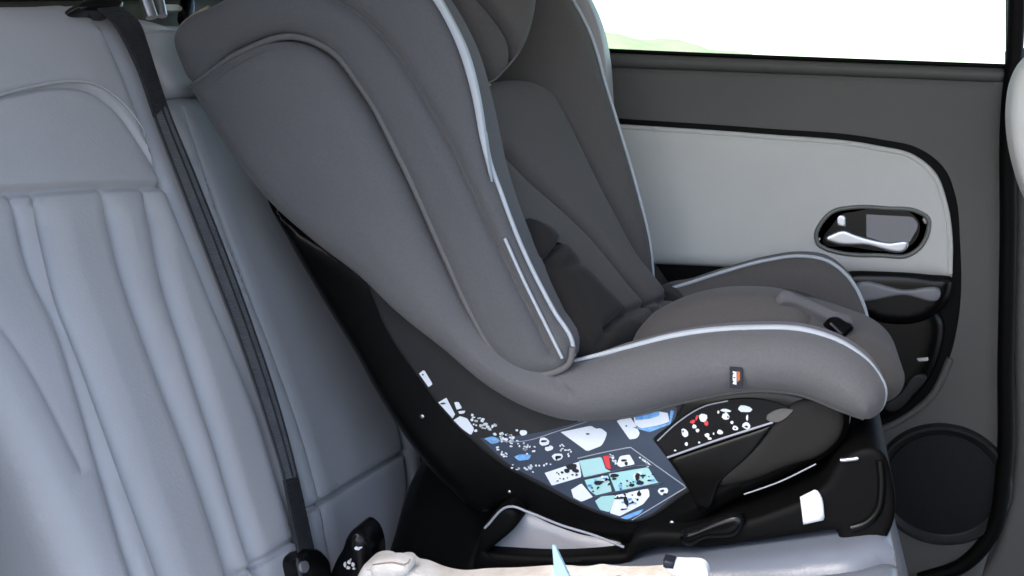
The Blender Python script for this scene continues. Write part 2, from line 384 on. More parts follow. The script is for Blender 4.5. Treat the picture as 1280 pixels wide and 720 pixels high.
# cushion: rises towards its front edge
ca, cb = P(800, 691, 0), P(1060, 658, 0); cdv = cb - ca; cdv /= np.linalg.norm(cdv)
ft = Frame(ca, (-cdv[2], 0, cdv[0]), (0, 1, 0))
ue = ft.uv(1113, 664)[0]; ub = ft.uv(598, 700)[0]
cush = [(ub, -.5, 1), (ue - .04, -.5, 1), (ue, -.46, 1), (ue, .26, 1), (ue - .04, .3, 1), (ub, .3, 1)]
C_seams = [([ft.uv(x, y) for x, y in [(600, 800), (760, 740), (880, 716), (1000, 707), (1062, 700), (1110, 684)]], .007, .035, 'v')]
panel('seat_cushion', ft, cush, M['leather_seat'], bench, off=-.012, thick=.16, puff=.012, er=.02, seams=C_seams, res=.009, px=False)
panel('gap_blocker', side(.06), [(486, 720), (496, 660), (520, 590), (560, 540), (640, 620), (610, 700), (600, 740), (500, 745)], M['black'], bench, off=0, thick=.04, puff=.01, er=.02, res=.008)  # black panel added to stop light and keep this gap dark
panel('cushion_bolster', side(.004), [(594, 700), (612, 670), (640, 636), (660, 642), (720, 664), (786, 692), (780, 720), (600, 720)], M['leather'], bench, off=0, thick=.03, puff=.008, er=.015, res=.006)

# ------------------------------------------------------------------ child seat
SS = side(0.0)
cs = thing('child_car_seat', P(790, 688, .15), 'grey fabric child car seat with pale piping on a black plastic shell', 'child seat')
# --- plastic shell, near side
SH = side(.012)
shell_out = [(330, 232), (352, 262), (455, 330), (620, 455), (720, 490), (860, 480), (1000, 480), (1062, 510), (1058, 545), (1040, 566), (985, 592), (930, 618), (892, 640), (860, 664), (800, 681), (740, 676), (690, 664), (640, 630), (600, 640), (560, 608), (520, 562), (478, 500), (445, 440), (405, 375), (362, 300), (338, 255)]
shl, HS = panel('shell', SH, shell_out, M['black'], cs, off=0, thick=.05, puff=.012, er=.02, res=.007, back=(0, .30, 0))
inner = [(456, 345, 1), (560, 428), (640, 490), (720, 515), (860, 495, 1), (852, 512), (818, 549, 1), (866, 612, 1), (792, 653), (742, 640), (684, 612), (622, 577), (566, 527), (520, 468), (482, 410)]
pln, HP = panel('side_panel', SH, inner, M['shell'], cs, off=.0125, thick=.004, puff=.002, er=.004, res=.005)
sheet = [(600, 548, 1), (660, 543), (742, 523), (842, 500, 1), (846, 514), (815, 549, 1), (833, 572), (858, 609, 1), (790, 650), (742, 636), (684, 606), (632, 577)]
SF = side(.012)
def film(name, pts, m, o=.0006, parent=None, corner=False, H=HP, fr=SH, base=.0145, res=.003):
    if corner: pts = [(p[0], p[1], 1) for p in pts]
    def bnd(u, v): return H(np.stack([u, v], 1)) + o - base
    return panel(name, fr, pts, m, parent or lab, off=base, thick=.0004, bend=bnd, res=res, n=4)
lab = panel('label_sheet', SH, sheet, M['sheet'], cs, off=.0146, thick=.0005, res=.004)[0]
HL = lambda p: np.full(len(np.atleast_2d(p)), .0147)
W_ = [[(524, 467), (530, 462), (541, 480), (536, 484)], [(548, 503), (558, 497), (569, 518), (566, 523)], [(568, 503), (573, 502), (578, 510), (571, 512)],
      [(573, 514), (582, 513), (580, 517), (574, 517)], [(567, 525), (575, 520), (584, 523), (593, 536), (589, 544), (578, 536)]]
for q in W_: film('sticker', q, M['white'], .0005, cs, True)
def flat(name, pts, m, lvl=1, corner=True, parent=None):
    film(name, pts, m, .0005 * lvl, parent or lab, corner, H=HL, base=.0147)
flat('sticker', [(701, 540), (739, 532), (745, 536), (751, 535), (759, 541), (756, 550), (752, 557), (734, 564)], M['white'])
flat('sticker', [(771, 526), (787, 520), (794, 530), (800, 542), (796, 548), (787, 549)], M['white'])
flat('sticker', [(792, 519), (824, 514), (835, 516), (837, 527), (825, 531), (802, 535), (794, 531)], M['white'], 2)
flat('sticker', [(793, 518), (824, 513), (825, 519), (812, 523), (795, 525)], M['blue'], 3)
flat('sticker', [(681, 591), (724, 577), (727, 596), (690, 607)], M['white'])
flat('sticker', [(724, 576), (752, 571), (757, 586), (764, 589), (730, 597)], M['mint'])
flat('sticker', [(754, 570), (761, 569), (764, 586), (758, 585)], M['red'], 2)
flat('sticker', [(771, 580), (775, 570), (787, 568), (794, 580), (775, 584)], M['white'])
flat('sticker', [(714, 612), (727, 604), (741, 621), (727, 627), (717, 622)], M['white'])
flat('sticker', [(731, 600), (760, 594), (765, 614), (745, 619), (736, 612)], M['mint'])
flat('sticker', [(761, 592), (810, 584), (820, 600), (825, 605), (770, 615)], M['mint'])
flat('sticker', [(744, 626), (752, 620), (770, 619), (762, 640), (750, 637)], M['mint'])
flat('sticker', [(770, 619), (802, 612), (811, 611), (812, 620), (804, 630), (775, 645), (762, 641)], M['white'])
flat('sticker', [(776, 647), (790, 641), (805, 636), (800, 642), (784, 649)], M['blue'])
flat('sticker', [(606, 548), (616, 545), (624, 549), (624, 553), (615, 555)], M['blue'])
flat('sticker', [(643, 571), (649, 568), (664, 568), (662, 574), (649, 576)], M['blue'])
flat('sticker', [(791, 534), (812, 540), (838, 530), (843, 514), (838, 512), (837, 528), (825, 532)], M['blue'], 1)
def blobs(name, fr, spots, m, lvl, parent, base=.0147, H=HL):
    """Small printed symbols: many-sided low chips in one mesh."""
    V = []; F = []
    for (x, y, rx, ry, a) in spots:
        u, v = fr.uv(x, y, base); k0 = len(V); ns = 9
        s = 1 / 1250.0
        h = float(H(np.array([[u, v]]))[0]) + lvl * .0005
        for j in range(2):
            for k in range(ns):
                an = 2 * math.pi * k / ns; rr = 1 + .1 * math.sin(k * 2.3 + x)
                du = rx * s * math.cos(an) * rr; dv = ry * s * math.sin(an) * rr
                c_, s_ = math.cos(a), math.sin(a)
                V.append(fr.w([u + du * c_ - dv * s_], [v + du * s_ + dv * c_], [h - .0012 * (1 - j)])[0])
        for k in range(ns): k2 = (k+1) % ns; F.append([k0+k, k0+k2, k0+ns+k2, k0+ns+k])
        F.append([k0+ns+k for k in range(ns)])
    return build(name, V, F, m, parent, smooth=False)
def scatter(boxes, n, r0, r1):
    out = []
    for (x0, y0, x1, y1, slope, hh) in boxes:
        for _ in range(n):
            t = random.random(); out.append((x0 + (x1 - x0) * t, y0 + (y1 - y0) * t + random.uniform(-hh, hh), random.uniform(r0, r1), random.uniform(r0, r1) * .7, random.uniform(-.6, .6)))
    return out
blobs('printed_symbols', SH, scatter([(588, 522, 620, 536, 0, 5), (592, 534, 640, 543, 0, 5), (625, 544, 642, 548, 0, 4)], 15, 1.2, 3.0) + [(654, 541, 5.5, 4, .2), (646, 538, 2, 1.5, 0)], M['white'], 1, lab, base=.0150, H=HP)
blobs('printed_symbols', SH, scatter([(640, 556, 676, 566, 0, 7), (625, 548, 640, 556, 0, 3), (700, 560, 716, 566, 0, 6), (762, 568, 770, 576, 0, 4), (640, 583, 672, 588, 0, 3), (800, 572, 812, 584, 0, 3)], 12, .9, 2.3), M['white'], 1, lab)
blobs('printed_symbols', SH, scatter([(652, 556, 668, 563, 0, 5), (622, 560, 634, 570, 0, 4), (652, 586, 690, 580, 0, 2.5)], 9, 1, 2.4) + [(680, 552, 7, 6, .2), (686, 560, 6, 4, .3), (697, 571, 8, 5, .2), (829, 614, 7, 5, .3)], M['white'], 1, lab)
blobs('printed_symbols', SH, [(680, 551, 4.5, 1.3, .2), (684, 557, 4, 1, .2), (698, 571, 4.5, 2, .2), (696, 572, 1.5, 3, 0), (828, 613, 3, 1.5, .3), (831, 617, 2.5, 1, .3), (715, 583, 8, 4, .2), (709, 588, 4, 3, 0), (703, 590, 2, 1.5, 0), (720, 588, 5, 2.5, 0), (748, 603, 6, 3, .2), (768, 594, 6, 2.5, .2), (768, 598, 3, 1.5, .2), (780, 575, 4, 1.5, .2), (783, 579, 2, 2.5, 0), (797, 596, 3, 5, 0), (804, 594, 4, 1.3, .2), (790, 606, 4, 2, .2), (800, 603, 5, 3, .2), (812, 600, 3, 1, .2), (735, 542, 2.5, .8, 0), (783, 532, 1, 1, 0), (783, 626, 3, 7, .3), (776, 622, 9, 1.2, .2), (790, 628, 4, 1, .4), (780, 636, 5, 1, .3), (799, 617, 3, 3, 0), (554, 504, 4, 1, .2), (529, 468, 1.2, 1, 0)], M['ink'], 3.2, lab)
blobs('printed_symbols', SH, scatter([(772, 624, 800, 618, 0, 7), (688, 598, 722, 588, 0, 6), (738, 610, 762, 604, 0, 6), (776, 606, 816, 594, 0, 6)], 10, .7, 2.0), M['ink'], 3.4, lab)
blobs('printed_symbols', SH, scatter([(770, 608, 820, 600, 0, 4), (735, 606, 760, 600, 0, 5), (776, 632, 800, 624, 0, 5)], 5, 1.4, 3), M['blue'], 3.0, lab)
blobs('printed_symbols', SH, scatter([(772, 600, 800, 596, 0, 5), (778, 634, 798, 626, 0, 5), (740, 602, 758, 598, 0, 3)], 4, 2, 4), M['white'], 2.6, lab)
M['edge_line'] = mat('moulding_edge', (0.3, 0.32, 0.36), .3, .6)
tube_on('moulding', SH, [(722, 573), (752, 566), (788, 559, 1), (858, 609, 1), (790, 650)], .0150, .0006, M['edge_line'], lab)
tube_on('moulding', SH, [(606, 549), (650, 552), (700, 538), (745, 523)], .0150, .0005, M['edge_line'], lab)
tube_on('moulding', SH, [(727, 598), (764, 590), (800, 582), (815, 582)], .0150, .0009, M['sheet'], lab)
tube_on('moulding', SH, [(741, 622), (770, 615), (800, 609), (828, 603)], .0152, .0009, M['sheet'], lab)
tube_on('moulding', SH, [(458, 349), (500, 386), (556, 432)], .0165, .0008, M['edge_line'], cs)
# black symbol window and the angular block below it
win = [(822, 550, 1), (846, 528), (880, 508), (912, 500), (955, 500), (990, 511, 1), (968, 527), (900, 548), (835, 571, 1)]
wn = panel('symbol_window', SH, win, M['gloss'], cs, off=.016, thick=.006, res=.004)[0]
HW = lambda p: np.full(len(np.atleast_2d(p)), .0162)
tube_on('moulding', SH, [(822, 551), (846, 529), (880, 508), (910, 501)], .017, .0008, M['edge_line'], wn)
tube_on('moulding', SH, [(834, 572), (900, 549), (966, 528)], .017, .0012, M['edge_line'], wn)
blobs('printed_symbols', SH, [(856, 541, 4, 6, .4), (879, 522, 5.5, 5.5, 0), (907, 513, 6.5, 2, 0), (907, 520, 4.5, 5, 0), (931, 511, 8.5, 4.5, 0), (934, 522, 1.4, 4, 0), (900, 540, 3.6, 3, 0), (884, 544, 3.2, 2.8, 0), (868, 533, 2.7, 2.7, 0), (872, 538, 2.4, 2.4, 0), (858, 555, 2, 2.5, 0), (874, 553, 1.5, 1.3, 0), (887, 548, 2.6, 1.8, 0), (915, 528, 2, 2, 0), (919, 535, 3.5, 3, 0), (933, 532, 5, 4.4, 0), (898, 515, 1.5, 2, 0), (892, 542, 1, 1.5, 0), (844, 563, 1.6, 1, 0)], M['white'], 1, wn, base=.0162, H=HW)
blobs('printed_symbols', SH, [(933, 533, 2.2, 1.4, 0), (919, 535, 1.2, 1, 0), (905, 516, 1, 1, 0), (910, 521, 1, 1.3, 0), (854, 539, 1, 1.5, 0)], M['ink'], 2, wn, base=.0162, H=HW)
blobs('printed_symbols', SH, [(866, 527, 3.5, 2.3, .5), (871, 522, 1.5, 4, -.3), (883, 529, 2.6, 3.4, 0)], M['red'], 1, wn, base=.0162, H=HW)
panel('moulded_block', SH, [(836, 574, 1), (966, 531, 1), (940, 566), (900, 605), (880, 640), (862, 614, 1)], M['black'], cs, off=.015, thick=.006, puff=.002, er=.004, res=.005)
panel('moulding', SH, [(958, 524), (972, 512), (992, 512, 1), (985, 520), (968, 528)], M['door'], cs, off=.018, thick=.003, res=.004)
panel('seat_underside', SH, [(896, 606), (950, 552), (1000, 500), (1052, 512), (1050, 545), (1030, 566), (985, 582), (930, 602)], M['warm_dark'], cs, off=.0125, thick=.004, puff=.004, er=.012, res=.006)
tube_on('trim_strip', SH, [(930, 618), (975, 602), (1020, 580)], .014, .0008, M['edge_line'], cs)
for x, y, r_ in ((533, 517, .0028), (842, 648, .0026), (646, 624, .002), (641, 610, .0022)): disc('screw', SH, x, y, r_, M['chrome'], cs, off=0, H=HS, dome=.001, ns=14)
# curved base with foot, under the shell
BF = side(.0)
panel('base', BF, [(596, 690, 1), (604, 660), (640, 632), (648, 640), (610, 690, 1), (690, 694), (785, 690, 1), (787, 678), (870, 662), (960, 640), (1030, 604), (1052, 572), (1098, 560), (1116, 600), (1114, 660), (1092, 690), (1056, 702, 1), (1046, 660, 1), (880, 683), (800, 689), (786, 704, 1), (700, 706), (592, 704)], M['rubber'], cs, off=.02, thick=.03, puff=.006, er=.008, res=.006, back=(0, .3, 0))
tube_on('base_edge', BF, [(606, 660), (638, 633), (660, 640), (700, 656), (745, 670), (780, 684)], .027, .0014, M['edge_line'], cs)
lv = panel('recline_lever', BF, [(850, 672), (868, 662), (930, 652), (925, 664), (880, 674), (858, 682)], M['gloss'], cs, off=.03, thick=.01, puff=.004, er=.006, res=.004)[0]
panel('warning_label', BF, [(1000, 622, 1), (1020, 612, 1), (1025, 618), (1031, 650, 1), (1004, 656, 1)], M['white'], cs, off=.03, thick=.002, puff=.003, er=.01, res=.004)
panel('catch', BF, [(1050, 574, 1), (1073, 571, 1), (1074, 576, 1), (1051, 578, 1)], M['chrome'], cs, off=.03, thick=.003, puff=.001, er=.002, res=.003)
tube_on('base_rib', BF, [(1100, 575), (1102, 610), (1096, 640), (1080, 655), (1064, 660)], .026, .004, M['black'], cs)
# --- fabric, near side
cover_out = [(243, 106, 1), (300, 68), (368, 47), (415, 62), (455, 112), (505, 200), (560, 315), (600, 385), (650, 430), (722, 451), (780, 435), (850, 418), (940, 409), (1010, 413), (1060, 431), (1095, 460), (1108, 491), (1100, 514), (1080, 523), (1052, 512), (1000, 492), (940, 487), (860, 500), (780, 520), (720, 524), (670, 511), (620, 485), (560, 436), (500, 388), (455, 345), (400, 303), (345, 253), (300, 195), (262, 137)]
cov, HC = panel('side_cover', SS, cover_out, M['fabric_panel'], cs, off=.006, thick=.03, puff=.022, er=.028, bulge=.02, br=.09, res=.006, wrinkle=.0013, wscale=20,
                seams=[([(712, 452), (702, 462), (712, 472), (722, 482)], .004, .004), ([(725, 521), (780, 517), (860, 497), (940, 483), (1000, 488), (1050, 508), (1080, 519)], .0025, .003)])
wing_out = [(222, 42), (236, 24), (268, 8), (320, -20), (400, -60), (500, -60), (545, -5), (580, 62), (598, 125), (618, 215), (650, 305), (692, 390), (716, 432), (712, 452), (688, 466), (650, 465), (618, 440), (590, 395), (555, 320), (500, 200), (450, 108), (410, 60), (368, 44), (300, 64), (243, 103), (230, 80)]
S2 = [(370, -20), (420, 0), (455, 22), (500, 72), (535, 128), (570, 192), (620, 298), (660, 380), (690, 440)]
wing, HWg = panel('side_wing', SS, wing_out, M['fabric'], cs, off=.022, thick=.045, puff=.016, er=.022, res=.0055, wrinkle=.0011, wscale=20, seams=[(S2, .009, .008, 'c')])
S1 = [(243, 104), (300, 66), (368, 46), (411, 62), (452, 110), (502, 202), (557, 322), (592, 397), (619, 441), (650, 465), (688, 467), (712, 453), (716, 434)]
tube_on('piping', SS, S1, .0305, .0036, M['grey_piping'], cs)
stitch(SS, lambda p: HC(p), [(262, 107), (300, 80), (366, 58), (402, 70), (440, 118), (490, 212), (546, 335), (583, 412)], .0003, M['grey_piping'], cov, step=.005, ln=.003, rad=.0005, px_off=.04)
# pale band on the wing's front edge, then two thin pale lines
band = [(533, -12, 1), (545, -12, 1), (563, 20), (583, 62), (598, 118), (607, 175), (614, 228, 1), (601, 178), (588, 112), (572, 60), (552, 18)]
panel('pale_band', SS, band, M['piping'], cs, off=.036, thick=.006, puff=.0012, er=.003, res=.004)
tube_on('piping', SS, [(606, 165), (612, 200), (626, 240), (652, 308), (692, 388), (716, 430), (717, 445)], .026, .0024, M['piping'], cs)
tube_on('piping', SS, [(631, 298), (652, 345), (678, 398), (703, 448)], .037, .0018, M['piping'], cs)
# piping along the near bolster
tube_on('piping', SS, [(718, 451), (780, 436), (850, 419), (940, 411), (1010, 414), (1058, 432), (1092, 461), (1106, 490), (1099, 512), (1085, 521)], .0085, [.0018, .0036, .0042, .0042, .0036, .003, .0022], M['piping'], cs)
tube_on('piping', SS, [(722, 525), (780, 521), (860, 501), (940, 488), (1000, 493), (1052, 513), (1080, 523)], .008, .0022, M['grey_piping'], cs)
tg = panel('fabric_tag', SS, [(912, 459, 1), (928, 460, 1), (928, 486, 1), (912, 486, 1)], M['ink'], cs, off=.0475, thick=.003, res=.004)[0]
panel('tag_print', SS, [(916, 464, 1), (920.5, 464, 1), (920.5, 481, 1), (916, 481, 1)], M['white'], tg, off=.0481, thick=.0005, res=.004)
panel('tag_print', SS, [(921, 464, 1), (925, 464, 1), (925, 476, 1), (921, 478, 1)], M['orange'], tg, off=.0481, thick=.0005, res=.004)
blobs('tag_print', SS, [(916, 467, 1.2, 1, 0), (918, 472, 1.3, .8, 0), (916, 477, 1, 1.2, 0), (918, 481, 1.4, .7, 0)], M['ink'], 1, tg, base=.0483, H=lambda p: np.full(len(p), .0481))
# pale folded corner of the liner at the top back
tube_on('liner_edge', SS, [(262, 10), (238, 24), (225, 38), (224, 52), (228, 62), (234, 70)], .018, .0032, M['beige'], cs)
# --- inside of the child seat
pa, pb = P(680, 145, .25), P(790, 350, .25); dv = pa - pb; dv[1] = 0; dv /= np.linalg.norm(dv)
NI = np.array([dv[2], 0, -dv[0]])
NI2 = NI * .93 + np.array([0, -.36, 0])
IB = Frame(P(700, 300, .17), NI2, dv)
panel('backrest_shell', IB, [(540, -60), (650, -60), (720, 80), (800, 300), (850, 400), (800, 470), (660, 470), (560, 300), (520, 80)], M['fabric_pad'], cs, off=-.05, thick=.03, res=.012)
panel('back_cushion', IB, [(540, 130), (590, 112), (640, 111), (668, 128), (690, 162), (712, 208), (742, 268), (775, 330), (806, 372), (826, 400), (800, 440), (700, 450), (620, 400), (570, 250)], M['fabric_in'], cs, off=0.0, thick=.06, puff=.028, er=.03, bulge=.024, br=.06, res=.006, wrinkle=.0015, wscale=20,
      seams=[([(600, 215), (625, 240), (662, 272), (700, 308), (745, 362), (785, 405)], .007, .022), ([(740, 410), (780, 395), (830, 380)], .004, .010), ([(770, 440), (785, 410), (800, 380), (806, 360)], .005, .006)])
IP = Frame(P(700, 350, .12), NI2, dv)
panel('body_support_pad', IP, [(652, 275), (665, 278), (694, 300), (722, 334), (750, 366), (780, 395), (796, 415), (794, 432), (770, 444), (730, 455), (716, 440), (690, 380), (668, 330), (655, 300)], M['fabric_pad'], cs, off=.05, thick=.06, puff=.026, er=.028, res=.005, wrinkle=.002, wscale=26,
      seams=[([(672, 334), (684, 318), (697, 298)], .0045, .022), ([(676, 346), (705, 338), (732, 336)], .006, .004), ([(740, 418), (762, 402), (792, 398)], .005, .012), ([(730, 440), (745, 415), (760, 402)], .006, .004)])
WF = Frame(P(760, 250, .29), (.22, -1, .0))
far_out = [(560, -70), (690, -60), (714, -3), (736, 42), (757, 108), (779, 180), (799, 250), (812, 302), (818, 362, 1), (800, 356), (775, 352), (740, 320), (690, 230), (640, 160), (590, 130), (570, 30)]
panel('side_wing', WF, far_out, M['fabric_in'], cs, off=0, thick=.05, puff=.02, er=.03, bulge=.024, br=.07, res=.006, wrinkle=.0007, wscale=20, label='far side wing of the child seat')
tube_on('piping', WF, [(705, -20), (716, -1), (738, 42), (758, 108), (780, 180), (800, 250), (812, 302), (818, 362)], .004, .0022, M['piping'], cs)
WO = side(.34)
panel('side_wing_back', WO, [(690, -60), (730, -10), (748, 30), (757, 70), (761, 120), (764, 170), (775, 260), (740, 240), (690, 60)], M['leather_shade'], cs, off=0, thick=.03, puff=.012, er=.02, res=.007)
HR = Frame(P(620, 50, .12), (.62, -.75, .2), dv)
hd, HH = panel('headrest', HR, [(520, -70), (672, -70), (668, 0), (663, 30), (652, 58), (632, 84), (608, 102), (590, 94), (570, 60), (548, 10)], M['fabric_in'], cs, off=.0, thick=.06, puff=.02, er=.026, bulge=.012, br=.06, res=.005,
      seams=[([(560, -40), (583, -2), (608, 28), (628, 56), (636, 76)], .006, .012, 'c')])
tube_on('piping', HR, [(668, -20), (667, 5), (662, 32), (651, 60), (631, 86), (609, 103), (592, 97)], .004, .0016, M['grey_piping'], hd)
panel('headrest_strap', HR, [(592, 104), (612, 101), (614, 110), (600, 114)], M['beige'], cs, off=-.02, thick=.01, puff=.002, er=.004, res=.004)
# seat cushion and front lip
CU = side(.075)
panel('seat_cushion', CU, [(780, 470), (790, 425), (806, 402), (838, 382), (884, 367), (940, 363), (985, 369), (1022, 388), (1040, 440), (1020, 490), (900, 500)], M['fabric_in'], cs, off=0, thick=.03, puff=.05, er=.075, res=.006, back=(0, .03, 0), wrinkle=.0006, seams=[([(988, 366), (1006, 384), (1014, 398), (1010, 414)], .005, .004, 'c'), ([(860, 385), (920, 374), (975, 378), (1000, 390)], .006, .002)])
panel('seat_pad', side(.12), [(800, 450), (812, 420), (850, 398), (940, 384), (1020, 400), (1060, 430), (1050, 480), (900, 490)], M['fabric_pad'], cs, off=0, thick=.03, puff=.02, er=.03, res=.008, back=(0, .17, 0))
CL = side(.07)
panel('seat_front', CL, [(996, 396), (1012, 396), (1034, 402), (1064, 412), (1100, 428), (1124, 452), (1131, 474), (1122, 494), (1096, 504), (1040, 500), (1000, 440)], M['fabric_in'], cs, off=.004, thick=.03, puff=.045, er=.055, res=.005, back=(0, .12, 0),
      seams=[([(1000, 385), (1010, 398), (1008, 415)], .003, .004), ([(1050, 425), (1080, 424), (1110, 440), (1128, 466)], .003, .003)])
CR = Frame(P(1040, 400, .12), (.35, -.7, .62))
panel('harness_strap', CR, [(975, 366), (1000, 372), (1036, 387), (1066, 404), (1060, 411), (1030, 397), (996, 381), (973, 373)], M['fabric_panel'], cs, off=.05, thick=.012, puff=.004, er=.005, res=.004)
panel('harness_adjuster', CR, [(1034, 399), (1044, 396), (1056, 402), (1068, 410), (1062, 416), (1053, 423), (1044, 416)], M['gloss'], cs, off=.055, thick=.012, puff=.004, er=.005, res=.003)
# far bolster
FB = side(.29)
panel('side_bolster', FB, [(818, 368), (860, 354), (910, 338), (960, 325), (1000, 320), (1034, 325), (1060, 345), (1078, 376), (1088, 412), (1080, 450), (1000, 460), (860, 430), (815, 400)], M['fabric_in'], cs, off=0, thick=.05, puff=.018, er=.03, bulge=.008, res=.006, label='far side bolster of the child seat')
tube_on('piping', FB, [(820, 366), (860, 354), (910, 338), (960, 325), (1000, 320), (1034, 326), (1060, 346), (1078, 377), (1087, 412)], .006, .0024, M['piping'], cs)
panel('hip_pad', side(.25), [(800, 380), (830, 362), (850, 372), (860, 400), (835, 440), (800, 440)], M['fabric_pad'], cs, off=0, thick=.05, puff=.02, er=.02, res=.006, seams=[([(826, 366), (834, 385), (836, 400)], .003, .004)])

# ------------------------------------------------------------------ seat belt
bt = thing('seat_belt', BK.hit(385, 690, .05), 'black seat belt lying down the backrest between two leather sections', 'seat belt')
bl = [(122, 10), (142, 28), (158, 55), (172, 85), (193, 146), (228, 238), (267, 340), (301, 430), (331, 520), (355, 600), (373, 690), (378, 712)]
brr = [(152, 8), (172, 24), (186, 58), (194, 84), (209, 130), (243, 214), (282, 312), (320, 416), (350, 508), (373, 596), (392, 682), (398, 712)]
def strip(i0, i1, name, m, off, sh=0.0, **k):
    L_ = [(x, y) for x, y in bl[i0:i1]]; R_ = [(x, y) for x, y in brr[i0:i1]]
    f = lambda p: [(p[0][0], p[0][1], 1)] + list(p[1:-1]) + [(p[-1][0], p[-1][1], 1)]
    return panel(name, BK, f(L_) + f(R_[::-1]), m, bt, off=off, thick=.002, puff=.0008, er=.003, res=.005, **k)[0]
wb = strip(0, 12, 'webbing', M['belt_mid'], .060)
strip(0, 5, 'dark_webbing', M['belt'], .063, wrinkle=.0012, wscale=60)  # same belt in its unlit tone, dark strips over both ends
strip(9, 12, 'dark_webbing', M['belt'], .062)
for f_ in (.06, .62, .94):
    q = [(a_[0] * (1 - f_) + b_[0] * f_, a_[1] * (1 - f_) + b_[1] * f_) for a_, b_ in list(zip(bl, brr))[3:11]]
    tube_on('webbing_rib', BK, q, .0615, .0013, M['belt'], wb, flat=.6)
panel('belt_guide', BK, [(98, 8), (112, -4, 1), (140, -6, 1), (152, 2), (150, 14), (128, 15, 1)], M['black'], bt, off=.058, thick=.02, puff=.005, er=.006, res=.004)
panel('belt_anchor', BK, [(370, 694), (378, 686, 1), (396, 686, 1), (408, 700), (412, 720, 1), (412, 760, 1), (372, 760, 1), (372, 720, 1)], M['black'], bt, off=.062, thick=.03, puff=.006, er=.008, res=.004)
panel('anchor_pin', BK, [(378, 702), (382, 701), (386, 712), (382, 716)], M['chrome'], bt, off=.070, thick=.003, res=.003)
BU = side(-.12)
bu = thing('belt_buckle', P(440, 716, -.12), 'black belt buckle beside the cream blanket', 'buckle')
bb, _ = panel('buckle_body', BU, [(414, 735), (420, 702), (430, 684), (436, 668), (445, 660), (456, 666), (463, 680), (466, 702), (464, 735)], M['gloss'], bu, off=0, thick=.03, puff=.01, er=.014, res=.004)
blobs('release_button', BU, [(438, 707, 9, 7, .2)], M['black'], 1, bu, base=.012, H=lambda p: np.full(len(p), .0112))
blobs('button_emblem', BU, [(431, 706, 2, 3.6, 0), (436, 703, 2.4, 2.6, 0), (441, 706, 2.4, 2.8, 0), (435, 710, 2.6, 2, 0), (442, 711, 2, 1.4, 0), (438, 700, 1, 1.5, 0)], M['door_light'], 1, bu, base=.013, H=lambda p: np.full(len(p), .0125))
blobs('buckle_slot', BU, [(447, 685, 4, 2.2, 0), (451, 684, 3, 1, .2)], M['white'], 1, bu, base=.0095, H=lambda p: np.full(len(p), .0105))

# ------------------------------------------------------------------ blanket and the small things on it
bo = side(-.16)
top = [(x, y + 13) for x, y in [(458, 690), (470, 686), (480, 687), (487, 691), (497, 688), (506, 689), (512, 695), (525, 698), (545, 706), (570, 711), (600, 709), (640, 708), (690, 705), (735, 706), (745, 704), (760, 706), (800, 707), (840, 705), (868, 708), (884, 714), (892, 726)]]
blk, _ = panel('blanket', bo, top + [(900, 800), (420, 810), (440, 740), (450, 715)], M['blanket'], None, off=0, thick=.12, puff=.018, er=.016, res=.0035, wrinkle=.0034, wscale=60, back=(0, .02, 0),
      seams=[([(466, 709), (485, 706), (500, 706), (511, 699)], .003, .008), ([(700, 722), (760, 714), (820, 722)], .004, .006)])
blobs('printed_pattern', bo, [(x, y, rx, ry, a) for x, y, rx, ry, a in ((560, 726, 9, 3, .1), (655, 722, 8, 3, .3), (668, 727, 6, 3, 0), (775, 722, 7, 5, .2), (786, 729, 8, 3, .5), (610, 729, 7, 3, 0), (830, 728, 9, 3, .2), (492, 716, 10, 1.5, .1))], M['blanket_mark'], 1, blk, base=.012, H=lambda p: np.full(len(p), .0165))
panel('folded_hem', bo, [(466, 702), (482, 698), (504, 700), (512, 706), (510, 716), (496, 722), (470, 722)], M['blanket'], blk, off=.012, thick=.012, puff=.008, er=.008, res=.003, wrinkle=.0008, wscale=60)
tube_on('hem', bo, [(466, 706), (490, 703), (510, 704), (513, 699)], .0185, .0008, M['blanket_mark'], blk, flat=.5)
tag(blk, 'cream patterned blanket crumpled on the seat edge at the bottom', 'blanket')
tg1, _ = panel('plastic_pick', side(-.19), [(690, 682, 1), (694, 683, 1), (716, 730, 1), (694, 730, 1)], M['pale_blue'], None, off=0, thick=.003, puff=.001, er=.002, res=.003)
tag(tg1, 'pale blue pointed plastic pick standing in the cream blanket', 'plastic pick')
cl = thing('cloth_clip', P(855, 708, -.2), 'small black and white clip on the right end of the cream blanket', 'clip')
panel('clip_body', side(-.19), [(830, 701, 1), (848, 703), (884, 711), (886, 722), (850, 722), (831, 712, 1)], M['white'], cl, off=0, thick=.01, puff=.003, er=.004, res=.003)
panel('clip_end', side(-.19), [(829, 700, 1), (843, 703, 1), (842, 711, 1), (829, 710, 1)], M['ink'], cl, off=.004, thick=.012, puff=.001, er=.002, res=.003)

# ------------------------------------------------------------------ door
YD = .5
DF = side(YD)
door = thing('car_door', P(1000, 720, YD) * [1, 1, 0] + [0, 0, .3], 'far rear car door with light grey insert, round speaker and bright window', 'car door')
d_out = [(250, 50, 1), (760, 62, 1), (1000, 72), (1262, 84, 1), (1258, 250), (1254, 450), (1248, 610), (1240, 670), (1225, 730, 1), (700, 780, 1), (250, 780, 1)]
panel('trim_panel', DF, d_out, M['door'], door, off=0, thick=.05, puff=.008, er=.01, res=.01, seams=[([(740, 80), (1000, 89), (1230, 99)], .008, .004)])
panel('insert_gap', DF, [(600, 135), (775, 148), (950, 160), (1100, 174), (1150, 186), (1181, 211), (1195, 247), (1200, 300), (1198, 400), (1186, 450), (1160, 500), (1120, 530), (1086, 545), (1000, 600), (700, 600), (600, 400)], M['rubber'], door, off=.0085, thick=.004, puff=.001, er=.002, res=.01)
